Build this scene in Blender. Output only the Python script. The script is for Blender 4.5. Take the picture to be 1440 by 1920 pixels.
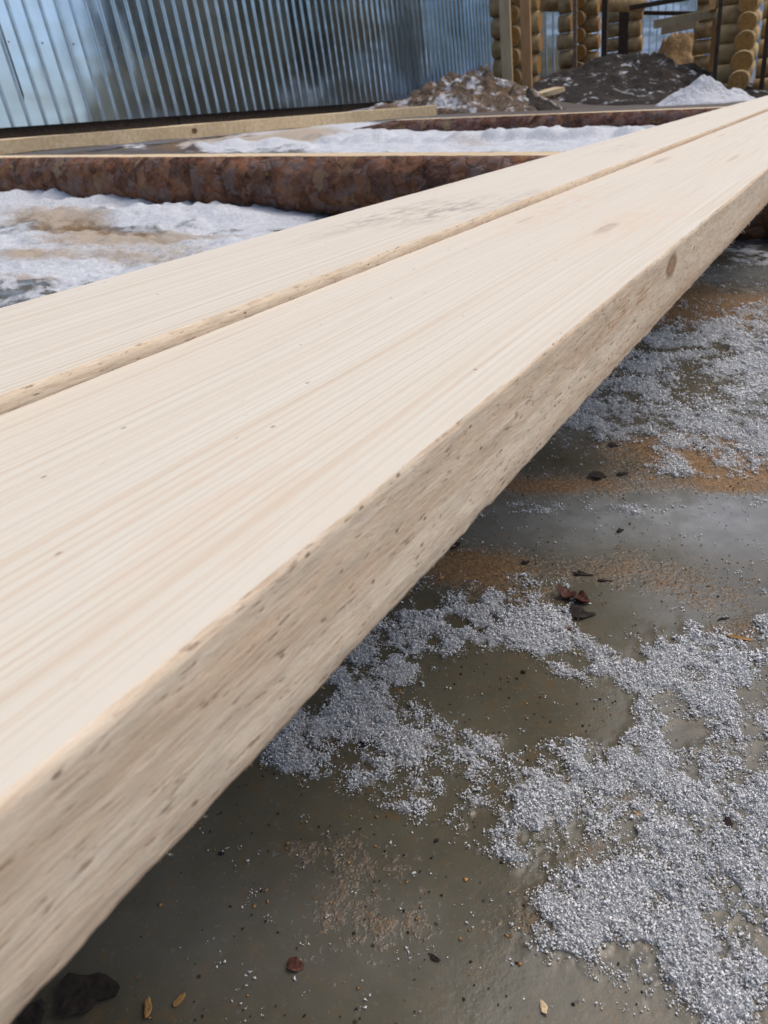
import bpy, bmesh, math, random
import numpy as np
from mathutils import Vector, Matrix

# ------------------------------------------------------------------ camera, sky, sun, exposure
scene = bpy.context.scene
for o in list(bpy.data.objects): bpy.data.objects.remove(o)
C = scene.collection
F = 1400.0                      # focal length, in pixels of the 1440 x 1920 photograph
CAM_H = 0.335                   # the phone is held 33 cm above the ice
def cam_ray(u, v):
    r = np.array([u - 720.0, 960.0 - v, -F]); return r / np.linalg.norm(r)
_a, _b = cam_ray(0, 221), cam_ray(1680, 110)
_up = np.cross(_b, _a); _up /= np.linalg.norm(_up)
if _up[1] < 0: _up = -_up
_f = np.array([0, 0, -1.0]); _ey = _f - _up * (_f @ _up); _ey /= np.linalg.norm(_ey)
_ex = np.cross(_ey, _up)
W = np.array([_ex, _ey, _up])   # camera axes -> world axes
EYE = np.array([0, 0, CAM_H])

cam = bpy.data.cameras.new('camera'); camo = bpy.data.objects.new('camera', cam); C.objects.link(camo)
cam.sensor_fit = 'VERTICAL'; cam.sensor_height = 36; cam.sensor_width = 27; cam.lens = 36 * F / 1920
M4 = Matrix.Identity(4)
for i in range(3):
    for j in range(3): M4[i][j] = W[i][j]
M4.translation = Vector(EYE)
camo.matrix_world = M4
cam.clip_start = 0.01; cam.clip_end = 2000
cam.dof.use_dof = True; cam.dof.focus_distance = 0.46; cam.dof.aperture_fstop = 22
scene.camera = camo

SUN_EL, SUN_AZ = math.radians(62), math.radians(72)     # azimuth from +Y towards +X
world = bpy.data.worlds.new('World'); scene.world = world; world.use_nodes = True
wn = world.node_tree.nodes; wl = world.node_tree.links
sky = wn.new('ShaderNodeTexSky'); sky.sky_type = 'NISHITA'; sky.sun_disc = False
sky.sun_elevation = SUN_EL; sky.sun_rotation = SUN_AZ
sky.air_density = 1.0; sky.dust_density = 5.0; sky.ozone_density = 1.0
wl.new(sky.outputs[0], wn['Background'].inputs[0]); wn['Background'].inputs[1].default_value = 0.15
sun = bpy.data.lights.new('sun', 'SUN'); suno = bpy.data.objects.new('sun', sun); C.objects.link(suno)
sun.energy = 0.95; sun.angle = math.radians(70); sun.color = (1.0, 0.95, 0.88)
_sd = Vector((math.sin(SUN_AZ) * math.cos(SUN_EL), math.cos(SUN_AZ) * math.cos(SUN_EL), math.sin(SUN_EL)))
suno.rotation_euler = _sd.to_track_quat('Z', 'Y').to_euler(); suno.location = (0, 0, 8)
vs = scene.view_settings; vs.view_transform = 'Standard'; vs.look = 'None'; vs.exposure = 0.22; vs.gamma = 1.0
vs.use_curve_mapping = False

# ------------------------------------------------------------------ helpers
rng = np.random.default_rng(7); random.seed(7)
def P(u, v, Z):                 # the place seen in direction (u, v) at depth Z metres
    d = np.array([(u - 720.0) / F, (960.0 - v) / F, -1.0]) * Z
    return EYE + W @ d
def onz(u, v, z=0.0):           # where that direction meets the level z
    d = W @ cam_ray(u, v); return EYE + d * ((z - CAM_H) / d[2])
_r = W @ cam_ray(1690, 108); BD = np.array([_r[0], _r[1], 0]); BD /= np.linalg.norm(BD)   # along the boards
BR = np.cross(BD, [0, 0, 1.0])                                                            # to their right
UPG = -(W @ cam_ray(1075, 3250)); UPG /= np.linalg.norm(UPG)                              # plumb line (the yard slopes a little)
def chart(x, y, h=0.0):         # ground point -> coordinates of the ground map
    p = np.stack([x, y, np.zeros_like(x) + h - CAM_H], -1) @ W
    z = np.maximum(-p[..., 2], 1e-3)
    u = 720 + F * p[..., 0] / z; v = 960 - F * p[..., 1] / z
    bad = -p[..., 2] < 0.02
    return np.where(bad, -9999, u), np.where(bad, 9999, v)

def _hash(i, j, k, s):
    h = (i * 374761393 + j * 668265263 + k * 2147483647 + s * 1274126177) & 0xFFFFFFFF
    h = ((h ^ (h >> 13)) * 1274126177) & 0xFFFFFFFF
    h = ((h ^ (h >> 16)) * 2246822519) & 0xFFFFFFFF
    return ((h ^ (h >> 15)) & 0xFFFFFF) / 16777215.0
def vn(x, y, z=0.0, s=0):       # value noise, -1..1
    x, y, z = np.broadcast_arrays(np.asarray(x, float), np.asarray(y, float), np.asarray(z, float))
    i, j, k = np.floor(x).astype(np.int64), np.floor(y).astype(np.int64), np.floor(z).astype(np.int64)
    fx, fy, fz = x - i, y - j, z - k
    fx, fy, fz = [t * t * t * (t * (t * 6 - 15) + 10) for t in (fx, fy, fz)]
    r = 0
    for a in (0, 1):
        for b in (0, 1):
            for c in (0, 1):
                r = r + _hash(i + a, j + b, k + c, s) * (fx if a else 1 - fx) * (fy if b else 1 - fy) * (fz if c else 1 - fz)
    return r * 2 - 1
def fbm(x, y, z=0.0, o=4, s=0, g=0.5):
    r = 0; a = 1; t = 0
    for n in range(o):
        r = r + a * vn(x * 2**n + 13.7 * n, y * 2**n + 7.1 * n, np.asarray(z) * 2**n, s + n); t += a; a *= g
    return r / t
def sstep(a, b, x): t = np.clip((x - a) / (b - a), 0, 1); return t * t * (3 - 2 * t)

def mesh_from(name, V, Fc, mats=(), midx=None, smooth=False):
    me = bpy.data.meshes.new(name)
    V = np.asarray(V, np.float32); Fc = np.asarray(Fc, np.int32) if not isinstance(Fc, list) else Fc
    if isinstance(Fc, np.ndarray):
        n, k = Fc.shape
        me.vertices.add(len(V)); me.vertices.foreach_set('co', V.ravel())
        me.loops.add(n * k); me.loops.foreach_set('vertex_index', Fc.ravel())
        me.polygons.add(n); me.polygons.foreach_set('loop_start', np.arange(0, n * k, k, dtype=np.int32))
        me.update(calc_edges=True)
    else:
        me.from_pydata([tuple(map(float, v)) for v in V], [], Fc)
    for m in mats: me.materials.append(m)
    if midx is not None: me.polygons.foreach_set('material_index', np.asarray(midx, np.int32))
    if smooth: me.polygons.foreach_set('use_smooth', np.ones(len(me.polygons), bool))
    me.update(); return me
def link(name, me, parent=None):
    o = bpy.data.objects.new(name, me); C.objects.link(o)
    if parent is not None: o.parent = parent
    return o
def tag(o, label=None, cat=None, group=None, kind=None):
    if label: o['label'] = label
    if cat: o['category'] = cat
    if group: o['group'] = group
    if kind: o['kind'] = kind
    return o
def empty(name, loc): 
    o = bpy.data.objects.new(name, None); C.objects.link(o); o.location = tuple(loc); o.empty_display_size = 0.1; return o
def grid_faces(nu, nv, wrap=False):
    i = np.arange(nu - 1)[:, None]; j = np.arange(nv if wrap else nv - 1)[None, :]
    j2 = (j + 1) % nv
    return np.stack([i * nv + j, (i + 1) * nv + j, (i + 1) * nv + j2, i * nv + j2], -1).reshape(-1, 4)

# ------------------------------------------------------------------ materials
class MT:
    def __init__(s, name, rough=0.8, spec=0.3, metal=0.0):
        s.m = bpy.data.materials.new(name); s.m.use_nodes = True
        s.n = s.m.node_tree.nodes; s.l = s.m.node_tree.links; s.b = s.n['Principled BSDF']
        s.b.inputs['Roughness'].default_value = rough; s.b.inputs['Specular IOR Level'].default_value = spec
        s.b.inputs['Metallic'].default_value = metal
        s.tc = s.n.new('ShaderNodeTexCoord')
    def put(s, sock, v):
        if hasattr(v, 'is_linked') or hasattr(v, 'links'): s.l.new(v, sock)
        elif isinstance(v, (tuple, list)) and len(v) == 3 and sock.type == 'RGBA': sock.default_value = (*v, 1)
        else: sock.default_value = v
    def co(s, scale=(1, 1, 1), loc=(0, 0, 0), src=None):
        mp = s.n.new('ShaderNodeMapping'); s.l.new(src or s.tc.outputs['Object'], mp.inputs[0])
        mp.inputs['Scale'].default_value = scale; mp.inputs['Location'].default_value = loc; return mp.outputs[0]
    def noise(s, vec, scale=1, det=4, rough=0.55, dist=0.0):
        t = s.n.new('ShaderNodeTexNoise'); s.l.new(vec, t.inputs['Vector'])
        t.inputs['Scale'].default_value = scale; t.inputs['Detail'].default_value = det
        t.inputs['Roughness'].default_value = rough; t.inputs['Distortion'].default_value = dist; return t.outputs[0]
    def vor(s, vec, scale=1, feat='F1', out=0):
        t = s.n.new('ShaderNodeTexVoronoi'); t.feature = feat; s.l.new(vec, t.inputs['Vector']); t.inputs['Scale'].default_value = scale; return t.outputs[out]
    def ramp(s, fac, stops):
        r = s.n.new('ShaderNodeValToRGB'); s.l.new(fac, r.inputs[0]); e = r.color_ramp.elements
        while len(e) < len(stops): e.new(0.5)
        for k, (p, c) in enumerate(stops):
            e[k].position = p; e[k].color = (*c, 1) if isinstance(c, tuple) else (c, c, c, 1)
        return r.outputs[0]
    def mix(s, fac, a, b, mode='MIX'):
        m = s.n.new('ShaderNodeMix'); m.data_type = 'RGBA'; m.blend_type = mode
        s.put(m.inputs[0], fac); s.put(m.inputs[6], a); s.put(m.inputs[7], b); return m.outputs[2]
    def math(s, op, a, b=0.0, c=0.0):
        m = s.n.new('ShaderNodeMath'); m.operation = op; s.put(m.inputs[0], a); s.put(m.inputs[1], b); s.put(m.inputs[2], c); return m.outputs[0]
    def attr(s, name):
        a = s.n.new('ShaderNodeAttribute'); a.attribute_name = name; return a.outputs['Fac']
    def ell(s, src, cx, cy, rx, ry, axes=('X', 'Y'), soft=0.35):     # 1 inside an ellipse of the thing's own coordinates
        sp = s.n.new('ShaderNodeSeparateXYZ'); s.l.new(src, sp.inputs[0])
        a = s.math('DIVIDE', s.math('SUBTRACT', sp.outputs[axes[0]], cx), rx)
        b = s.math('DIVIDE', s.math('SUBTRACT', sp.outputs[axes[1]], cy), ry)
        d = s.math('SQRT', s.math('ADD', s.math('MULTIPLY', a, a), s.math('MULTIPLY', b, b)))
        r = s.n.new('ShaderNodeMapRange'); s.l.new(d, r.inputs[0]); r.inputs[1].default_value = 1 + soft; r.inputs[2].default_value = 1 - soft
        return r.outputs[0]
    def bump(s, h, strength=0.5, dist=0.001, nrm=None):
        b = s.n.new('ShaderNodeBump'); s.l.new(h, b.inputs['Height']); b.inputs['Strength'].default_value = strength; b.inputs['Distance'].default_value = dist
        if nrm is not None: s.l.new(nrm, b.inputs['Normal'])
        return b.outputs[0]
    def done(s, col=None, nrm=None, rough=None):
        if col is not None: s.put(s.b.inputs['Base Color'], col)
        if nrm is not None: s.l.new(nrm, s.b.inputs['Normal'])
        if rough is not None: s.put(s.b.inputs['Roughness'], rough)
        return s.m

def pine_top(name, seed, knots=(), stains=()):
    # board coordinates: X across, Y along, Z up
    t = MT(name, 0.62, 0.25)
    src = t.tc.outputs['Object']
    warp = t.noise(t.co((5, 0.9, 5), (seed, 0, 0)), 1, 2)
    w3 = t.mix(1.0, t.co((1, 1, 1), (seed, 0, 0)), t.mix(1.0, warp, (0.035, 0.0, 0.035), 'MULTIPLY'), 'ADD')
    rings = t.noise(t.co((330, 0.45, 330), src=w3), 1, 2, 0.6)
    fine = t.noise(t.co((900, 7, 900)), 1, 3, 0.6)
    broad = t.noise(t.co((26, 0.9, 26), (seed, 0, 0), src=w3), 1, 3)
    col = t.ramp(rings, [(0.27, (0.57, 0.49, 0.375)), (0.44, (0.62, 0.582, 0.488)), (0.70, (0.64, 0.612, 0.53))])
    col = t.mix(t.ramp(fine, [(0.35, 0.0), (0.75, 0.45)]), col, (0.62, 0.53, 0.43))
    col = t.mix(t.ramp(broad, [(0.45, 0.0), (0.8, 0.4)]), col, (0.63, 0.54, 0.43))
    wv = t.n.new('ShaderNodeTexWave'); wv.wave_type = 'BANDS'; wv.bands_direction = 'X'; w4 = t.mix(1.0, w3, t.mix(1.0, t.noise(t.co((38, 0.25, 38), (seed * 2, 0, 0)), 1, 3, 0.6), (0.03, 0, 0.03), 'MULTIPLY'), 'ADD'); t.l.new(w4, wv.inputs['Vector'])
    wv.inputs['Scale'].default_value = 72; wv.inputs['Distortion'].default_value = 3.0; wv.inputs['Detail'].default_value = 2; wv.inputs['Detail Scale'].default_value = 0.06
    wl_ = t.math('MULTIPLY', t.ramp(wv.outputs[1], [(0.55, 0.0), (0.95, 1.0)]), t.ramp(broad, [(0.35, 0.42), (0.62, 0.06)]))
    col = t.mix(wl_, col, (0.50, 0.375, 0.255))
    # little torn fibres and specks
    fl = t.noise(t.co((420, 90, 420), (seed, 3, 0)), 1, 2)
    col = t.mix(t.ramp(fl, [(0.73, 0.0), (0.80, 0.5)]), col, (0.44, 0.30, 0.19))
    sp = t.vor(t.co((60, 34, 60), (0, seed, 0)), 1)
    col = t.mix(t.ramp(sp, [(0.025, 0.7), (0.06, 0.0)]), col, (0.16, 0.11, 0.08))
    for (cx, cy, rx, ry, c, a) in knots:
        k = t.ell(src, cx, cy, rx, ry)
        kn = t.noise(t.co((200, 60, 200)), 1, 2)
        ring = t.ell(src, cx, cy, rx * 3.0, ry * 3.0, soft=0.9)
        col = t.mix(t.math('MULTIPLY', ring, 0.30), col, (0.66, 0.52, 0.38))
        col = t.mix(t.math('MULTIPLY', k, t.math('MULTIPLY', t.ramp(kn, [(0.3, 0.4), (0.7, 1.0)]), a)), col, c)
    for (cx, cy, rx, ry, c, a) in stains:
        k = t.ell(src, cx, cy, rx, ry, soft=0.8)
        kn = t.ramp(t.noise(t.co((130, 40, 130), (seed, 1, 0)), 1, 4), [(0.42, 0.0), (0.62, 1.0)])
        col = t.mix(t.math('MULTIPLY', k, t.math('MULTIPLY', kn, a)), col, c)
    h = t.math('ADD', t.math('MULTIPLY', rings, 0.6), t.math('ADD', t.math('MULTIPLY', fine, 0.5), t.math('MULTIPLY', fl, 0.5)))
    return t.done(col, t.bump(h, 0.5, 0.0006))

def pine_rough(name, seed, knots=(), streaks=()):
    # rough sawn edge: along Y, height Z
    t = MT(name, 0.85, 0.15)
    src = t.tc.outputs['Object']
    ww = t.mix(1.0, t.co(), t.mix(1.0, t.noise(t.co((3, 1.6, 9), (seed, 0, 0)), 1, 3), (0.0, 0.0, 0.014), 'MULTIPLY'), 'ADD')
    fib = t.noise(t.co((420, 48, 560), (seed, 0, 0), src=ww), 1, 4, 0.7, 0.15)
    band = t.noise(t.co((30, 2.2, 70), (0, seed, 0), src=ww), 1, 4, 0.6)
    blot = t.noise(t.co((60, 22, 60), (0, 0, seed)), 1, 4, 0.6)
    saw = t.noise(t.co((10, 420, 30), (seed, 0, 0)), 1, 2)
    col = t.ramp(fib, [(0.28, (0.50, 0.375, 0.27)), (0.45, (0.63, 0.52, 0.395)), (0.62, (0.70, 0.605, 0.48))])
    col = t.mix(t.ramp(band, [(0.42, 0.0), (0.66, 0.75)]), col, (0.52, 0.365, 0.24))
    col = t.mix(t.ramp(blot, [(0.52, 0.0), (0.75, 0.7)]), col, (0.45, 0.385, 0.295))
    pits = t.noise(t.co((480, 95, 480), (seed, 5, 0)), 1, 3, 0.6)
    col = t.mix(t.ramp(pits, [(0.60, 0.0), (0.70, 0.8)]), col, (0.25, 0.165, 0.11))
    sp = t.vor(t.co((120, 62, 120), (0, seed, 0)), 1)
    col = t.mix(t.ramp(sp, [(0.05, 0.75), (0.11, 0.0)]), col, (0.12, 0.075, 0.05))
    for (cy, cz, ry, rz, c, a) in knots:
        ring = t.ell(src, cy, cz, ry * 2.6, rz * 2.2, ('Y', 'Z'), 0.8)
        col = t.mix(t.math('MULTIPLY', ring, 0.45), col, (0.60, 0.50, 0.38))
        k = t.ell(src, cy, cz, ry, rz, ('Y', 'Z'), 0.25); k2 = t.ell(src, cy, cz, ry * 0.6, rz * 0.7, ('Y', 'Z'), 0.4)
        col = t.mix(t.math('MULTIPLY', k, a), col, c); col = t.mix(t.math('MULTIPLY', k2, 0.6), col, (0.42, 0.27, 0.17))
    for (cy, cz, ry, rz, c, a) in streaks:
        k = t.ell(src, cy, cz, ry, rz, ('Y', 'Z'), 0.8)
        k = t.math('MULTIPLY', k, t.ramp(t.noise(t.co((20, 30, 500), (0, seed, 0), src=ww), 1, 3), [(0.45, 0.0), (0.6, 1.0)]))
        col = t.mix(t.math('MULTIPLY', k, a), col, c)
    h = t.math('ADD', fib, t.math('ADD', t.math('MULTIPLY', saw, 0.12), t.math('SUBTRACT', 0.0, t.math('MULTIPLY', pits, 0.9))))
    return t.done(col, t.bump(h, 0.5, 0.0008))

def simple_wood(name, c0, c1, c2, sc=(60, 60, 4)):
    t = MT(name, 0.75, 0.2)
    n = t.noise(t.co(sc), 1, 4, 0.6); b = t.noise(t.co((2.3, 2.3, 2.3)), 1, 3)
    col = t.ramp(n, [(0.3, c0), (0.5, c1), (0.72, c2)])
    col = t.mix(t.ramp(b, [(0.4, 0.0), (0.75, 0.5)]), col, tuple(x * 0.72 for x in c1))
    return t.done(col, t.bump(n, 0.5, 0.003))

def bark_mat(name, warm):
    t = MT(name, 0.9, 0.15)
    n1 = t.noise(t.co((7, 7, 7)), 1, 5, 0.6, 0.6); n2 = t.noise(t.co((17, 17, 30), (4, 2, 0)), 1, 5, 0.62, 0.5); n3 = t.noise(t.co((60, 60, 60)), 1, 4)
    pl = t.vor(t.mix(1.0, t.co((15, 15, 15)), t.mix(1.0, t.noise(t.co((22, 22, 22)), 1, 4), (1.0, 1.0, 1.0), 'MULTIPLY'), 'ADD'), 1, 'DISTANCE_TO_EDGE')
    col = t.ramp(n1, [(0.30, (0.040, 0.026, 0.020)), (0.45, (0.115, 0.052, 0.032)), (0.58, (0.22 * warm, 0.098 * warm, 0.056)), (0.75, (0.17, 0.11, 0.085))])
    col = t.mix(t.ramp(n2, [(0.50, 0.0), (0.62, 0.8)]), col, (0.19, 0.145, 0.135))
    col = t.mix(t.ramp(n2, [(0.30, 0.85), (0.42, 0.0)]), col, (0.028, 0.020, 0.017))
    och = t.noise(t.co((5, 5, 9), (9, 1, 3)), 1, 5, 0.7, 0.8)
    col = t.mix(t.ramp(och, [(0.61, 0.0), (0.66, 0.8)]), col, (0.30, 0.19, 0.08))
    col = t.mix(t.ramp(pl, [(0.0, 0.35), (0.04, 0.0)]), col, (0.022, 0.015, 0.012))
    dco = t.mix(1.0, t.co((20, 20, 20)), t.mix(1.0, t.noise(t.co((30, 30, 30), (2, 5, 1)), 1, 4), (1.6, 1.6, 1.6), 'MULTIPLY'), 'ADD')
    cell = t.vor(dco, 1, 'F1', 1); cv = t.n.new('ShaderNodeSeparateColor'); t.l.new(cell, cv.inputs[0])
    col = t.mix(t.ramp(cv.outputs[0], [(0.0, 0.0), (0.45, 0.0), (0.55, 0.55), (1.0, 0.75)]), col, t.ramp(cv.outputs[1], [(0.0, (0.055, 0.036, 0.03)), (0.35, (0.16, 0.072, 0.042)), (0.6, (0.20, 0.145, 0.125)), (0.85, (0.26, 0.13, 0.075)), (1.0, (0.30, 0.22, 0.13))]))
    h = t.math('ADD', t.math('MULTIPLY', cv.outputs[2], 0.8), t.math('ADD', t.math('MULTIPLY', n3, 0.4), t.ramp(pl, [(0.0, 0.0), (0.12, 0.6)])))
    return t.done(col, t.bump(h, 0.9, 0.008))

def metal_mat():
    t = MT('galvanised_steel', 0.24, 0.5, 1.0)
    n = t.noise(t.co((1.2, 1.2, 0.8)), 1, 3); sp = t.vor(t.co((55, 55, 55)), 1, 'F1', 1)
    sp2 = t.noise(t.co((40, 40, 4)), 1, 3)
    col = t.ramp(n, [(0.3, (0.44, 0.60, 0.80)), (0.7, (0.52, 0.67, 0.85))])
    r = t.math('ADD', t.math('MULTIPLY', sp2, 0.10), 0.09)
    w = t.noise(t.co((0.9, 0.9, 2.2), (3, 1, 0)), 1, 2)
    return t.done(col, t.bump(w, 0.5, 0.02), r)

def ground_mat():
    t = MT('icy_ground', 0.4, 0.45)
    P_ = t.tc.outputs['Object']
    snow, saw, blue, dirt = t.attr('snow'), t.attr('sawdust'), t.attr('blue_ice_sky_sheen'), t.attr('dirt')
    n1 = t.noise(t.co((9, 9, 9)), 1, 5, 0.6); n2 = t.noise(t.co((45, 45, 45)), 1, 5, 0.65); n3 = t.noise(t.co((260, 260, 260)), 1, 3, 0.6)
    n4 = t.noise(t.co((700, 700, 700)), 1, 2)
    ice = t.ramp(n1, [(0.3, (0.060, 0.054, 0.037)), (0.5, (0.083, 0.077, 0.055)), (0.7, (0.110, 0.106, 0.085))])
    ice = t.mix(t.ramp(n2, [(0.55, 0.0), (0.75, 0.6)]), ice, (0.105, 0.075, 0.038))
    ice = t.mix(t.ramp(n3, [(0.60, 0.0), (0.72, 0.30)]), ice, (0.17, 0.175, 0.17))
    n5 = t.noise(t.co((95, 95, 95), (3, 1, 0)), 1, 5, 0.7, 0.6)
    ice = t.mix(t.ramp(n5, [(0.54, 0.0), (0.72, 0.7)]), ice, (0.120, 0.075, 0.030))
    ice = t.mix(t.ramp(n5, [(0.24, 0.5), (0.38, 0.0)]), ice, (0.045, 0.042, 0.035))
    n6 = t.noise(t.co((520, 520, 520), (1, 7, 0)), 1, 2)
    ice = t.mix(t.ramp(n6, [(0.66, 0.0), (0.76, 0.5)]), ice, (0.20, 0.20, 0.19))
    sky_sheen_col = t.ramp(n2, [(0.3, (0.15, 0.16, 0.16)), (0.7, (0.25, 0.27, 0.285))])  # sky reflection on the clear ice, put into its base colour
    col = t.mix(blue, ice, sky_sheen_col)
    # sawdust soaked into the ice
    sd = t.ramp(n3, [(0.25, (0.075, 0.036, 0.011)), (0.48, (0.175, 0.090, 0.028)), (0.7, (0.30, 0.175, 0.068))])
    sd = t.mix(t.ramp(n2, [(0.4, 0.0), (0.7, 0.6)]), sd, (0.115, 0.075, 0.04))
    sm = t.math('ADD', saw, t.math('MULTIPLY', t.math('SUBTRACT', n2, 0.5), 0.9))
    sm = t.math('ADD', sm, t.math('MULTIPLY', t.math('SUBTRACT', n3, 0.5), 0.8))
    sm = t.ramp(sm, [(0.30, 0.0), (0.70, 0.9)])
    dirt_shade_col = t.ramp(n2, [(0.3, (0.022, 0.018, 0.014)), (0.55, (0.06, 0.045, 0.033)), (0.75, (0.13, 0.085, 0.05))])
    col = t.mix(t.ramp(t.math('ADD', dirt, t.math('MULTIPLY', t.math('SUBTRACT', n2, 0.5), 0.7)), [(0.4, 0.0), (0.6, 1.0)]), col, dirt_shade_col)  # soil colour, which also paints the shade under timber and fence
    sw = t.ramp(n5, [(0.3, (0.38, 0.41, 0.45)), (0.5, (0.54, 0.57, 0.61)), (0.65, (0.68, 0.70, 0.73))])
    sw = t.mix(t.ramp(n3, [(0.5, 0.0), (0.75, 0.3)]), sw, (0.45, 0.42, 0.37))
    ssm = t.math('ADD', snow, t.math('MULTIPLY', t.math('SUBTRACT', n3, 0.5), 0.7))
    ssm = t.math('ADD', ssm, t.math('MULTIPLY', t.math('SUBTRACT', n2, 0.5), 0.6))
    ssm = t.ramp(ssm, [(0.40, 0.0), (0.75, 0.92)])
    col = t.mix(ssm, col, sw)
    sdl = t.mix(t.math('MULTIPLY', ssm, 0.55), sd, (0.56, 0.42, 0.24))
    col = t.mix(t.math('MULTIPLY', sm, t.math('SUBTRACT', 1.0, t.math('MULTIPLY', ssm, 0.25))), col, sdl)
    sp = t.vor(t.co((75, 75, 75)), 1)
    col = t.mix(t.ramp(sp, [(0.05, 0.85), (0.10, 0.0)]), col, (0.03, 0.02, 0.014))
    rough = t.math('ADD', t.math('MULTIPLY', n2, 0.22), t.math('ADD', 0.10, t.math('MULTIPLY', t.math('ADD', t.math('ADD', ssm, sm), dirt), 0.45)))
    hs = t.math('MULTIPLY', t.math('ADD', n3, t.math('MULTIPLY', n4, 0.5)), t.math('ADD', 0.04, t.math('ADD', ssm, t.math('MULTIPLY', sm, 0.7))))
    nr = t.bump(hs, 0.8, 0.003); nr = t.bump(n2, 0.09, 0.005, nr)
    return t.done(col, nr, rough)

def mound_mat(name, snow_amt, soil, chips):
    t = MT(name, 0.9, 0.2)
    n1 = t.noise(t.co((4, 4, 4)), 1, 6, 0.65, 0.3); n2 = t.noise(t.co((6, 6, 6), (5, 0, 2)), 1, 7, 0.66); n3 = t.noise(t.co((50, 50, 50)), 1, 4, 0.6)
    col = t.ramp(n3, [(0.3, tuple(x * 0.4 for x in soil)), (0.5, soil), (0.7, tuple(min(1, x * 1.9) for x in soil))])
    col = t.mix(t.ramp(n1, [(0.52, 0.0), (0.62, 0.8)]), col, chips)
    col = t.mix(t.ramp(n2, [(snow_amt, 0.0), (snow_amt + 0.08, 0.9)]), col, (0.55, 0.57, 0.61))
    return t.done(col, t.bump(t.math('ADD', n2, t.math('MULTIPLY', n3, 0.4)), 0.9, 0.05))

def plain(name, c, rough=0.85, var=0.35, sc=30, spec=0.25):
    t = MT(name, rough, spec); n = t.noise(t.co((sc, sc, sc)), 1, 4)
    return t.done(t.ramp(n, [(0.3, tuple(x * (1 - var) for x in c)), (0.7, tuple(min(1, x * (1 + var)) for x in c))]), t.bump(n, 0.5, 0.3 / sc))

M_ground = ground_mat(); M_steel = metal_mat()
M_bark = bark_mat('pine_bark', 1.15); M_bark2 = bark_mat('dark_pine_bark', 0.7)
M_sawn = simple_wood('sawn_pine', (0.50, 0.36, 0.20), (0.60, 0.47, 0.30), (0.68, 0.56, 0.38), (40, 40, 40))
M_log = simple_wood('peeled_log', (0.19, 0.125, 0.058), (0.36, 0.255, 0.13), (0.50, 0.385, 0.22), (9, 9, 9))
M_logend = simple_wood('log_end_grain', (0.24, 0.12, 0.035), (0.34, 0.18, 0.055), (0.42, 0.24, 0.08), (30, 30, 30))
M_pale = simple_wood('pale_board', (0.42, 0.33, 0.20), (0.52, 0.42, 0.26), (0.58, 0.48, 0.32), (30, 30, 4))
M_orange = simple_wood('orange_board', (0.36, 0.19, 0.085), (0.44, 0.25, 0.115), (0.50, 0.31, 0.16), (30, 30, 4))
M_dark = plain('weathered_wood_and_shade', (0.06, 0.042, 0.03))  # also colours the strips that stand in for shade
M_fib = plain('wood_fibre', (0.62, 0.52, 0.38), 0.8, 0.2, 200)

# ------------------------------------------------------------------ ground
# terrain levels measured at a few spots (where things stand), in between interpolated
ctrl = []
def cp(u, v, Z): p = P(u, v, Z); ctrl.append(tuple(p)); return p
for (x, y) in [(0, 0), (0.6, 0.3), (0, 0.6), (-0.5, 0.4), (0.5, 1.0), (-0.4, 1.1), (1.2, 1.2), (0.9, 0.6), (-1.2, 0.6), (2.0, 0.8), (0, -1), (1.5, -1), (-1.5, -1), (1.8, 2.0), (0.3, 1.6), (-0.9, 1.9), (1.2, 0.2)]:
    ctrl.append((x, y, 0.0))
cp(700, 275, 3.9); cp(1000, 272, 3.3); cp(400, 278, 4.2); cp(1200, 270, 3.2); cp(300, 290, 4.0); cp(550, 272, 4.2); cp(900, 275, 3.5); cp(760, 262, 4.15); cp(1000, 258, 3.75); cp(880, 260, 3.9); cp(1120, 256, 3.55); cp(1250, 250, 3.3)
for u in (-500, -250, 0, 150, 300, 450, 600, 1440):
    _p = onz(u, 392, 0); ctrl.append((_p[0], _p[1], 0.0))
    _p = onz(u, 440, 0); ctrl.append((_p[0], _p[1], 0.0))
cp(0, 302, 4.6); cp(300, 275, 4.9); cp(500, 250, 5.4); cp(0, 268, 5.6); cp(330, 243, 6.9); cp(600, 216, 8.8); cp(800, 196, 9.5)
cp(950, 176, 9.3); cp(1100, 165, 10.5); cp(1390, 192, 8.2); cp(1250, 198, 7.0); cp(1060, 212, 5.5); cp(800, 222, 5.4); cp(1250, 138, 13); cp(1000, 160, 14)
for a in range(0, 360, 30): ctrl.append((40 * math.sin(math.radians(a)), 40 * math.cos(math.radians(a)), 0.1))
CT = np.array(ctrl)
def terrain(x, y):
    num = 0; den = 0
    for (cx, cy, cz) in CT:
        w = 1.0 / ((x - cx)**2 + (y - cy)**2 + 0.12)**2.0
        num = num + w * cz; den = den + w
    t = num / den
    # a bank of old snow along the right-hand side of the yard
    a = np.degrees(np.arctan2(x, y - 8.0)); r = np.hypot(x, y - 8.0)
    return t + 0.9 * sstep(9, 13, r) * sstep(30, 24, r) * sstep(38, 52, a) * sstep(110, 95, a) * (1 + 0.4 * fbm(x * .5, y * .5, 0, 3, 77))

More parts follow.
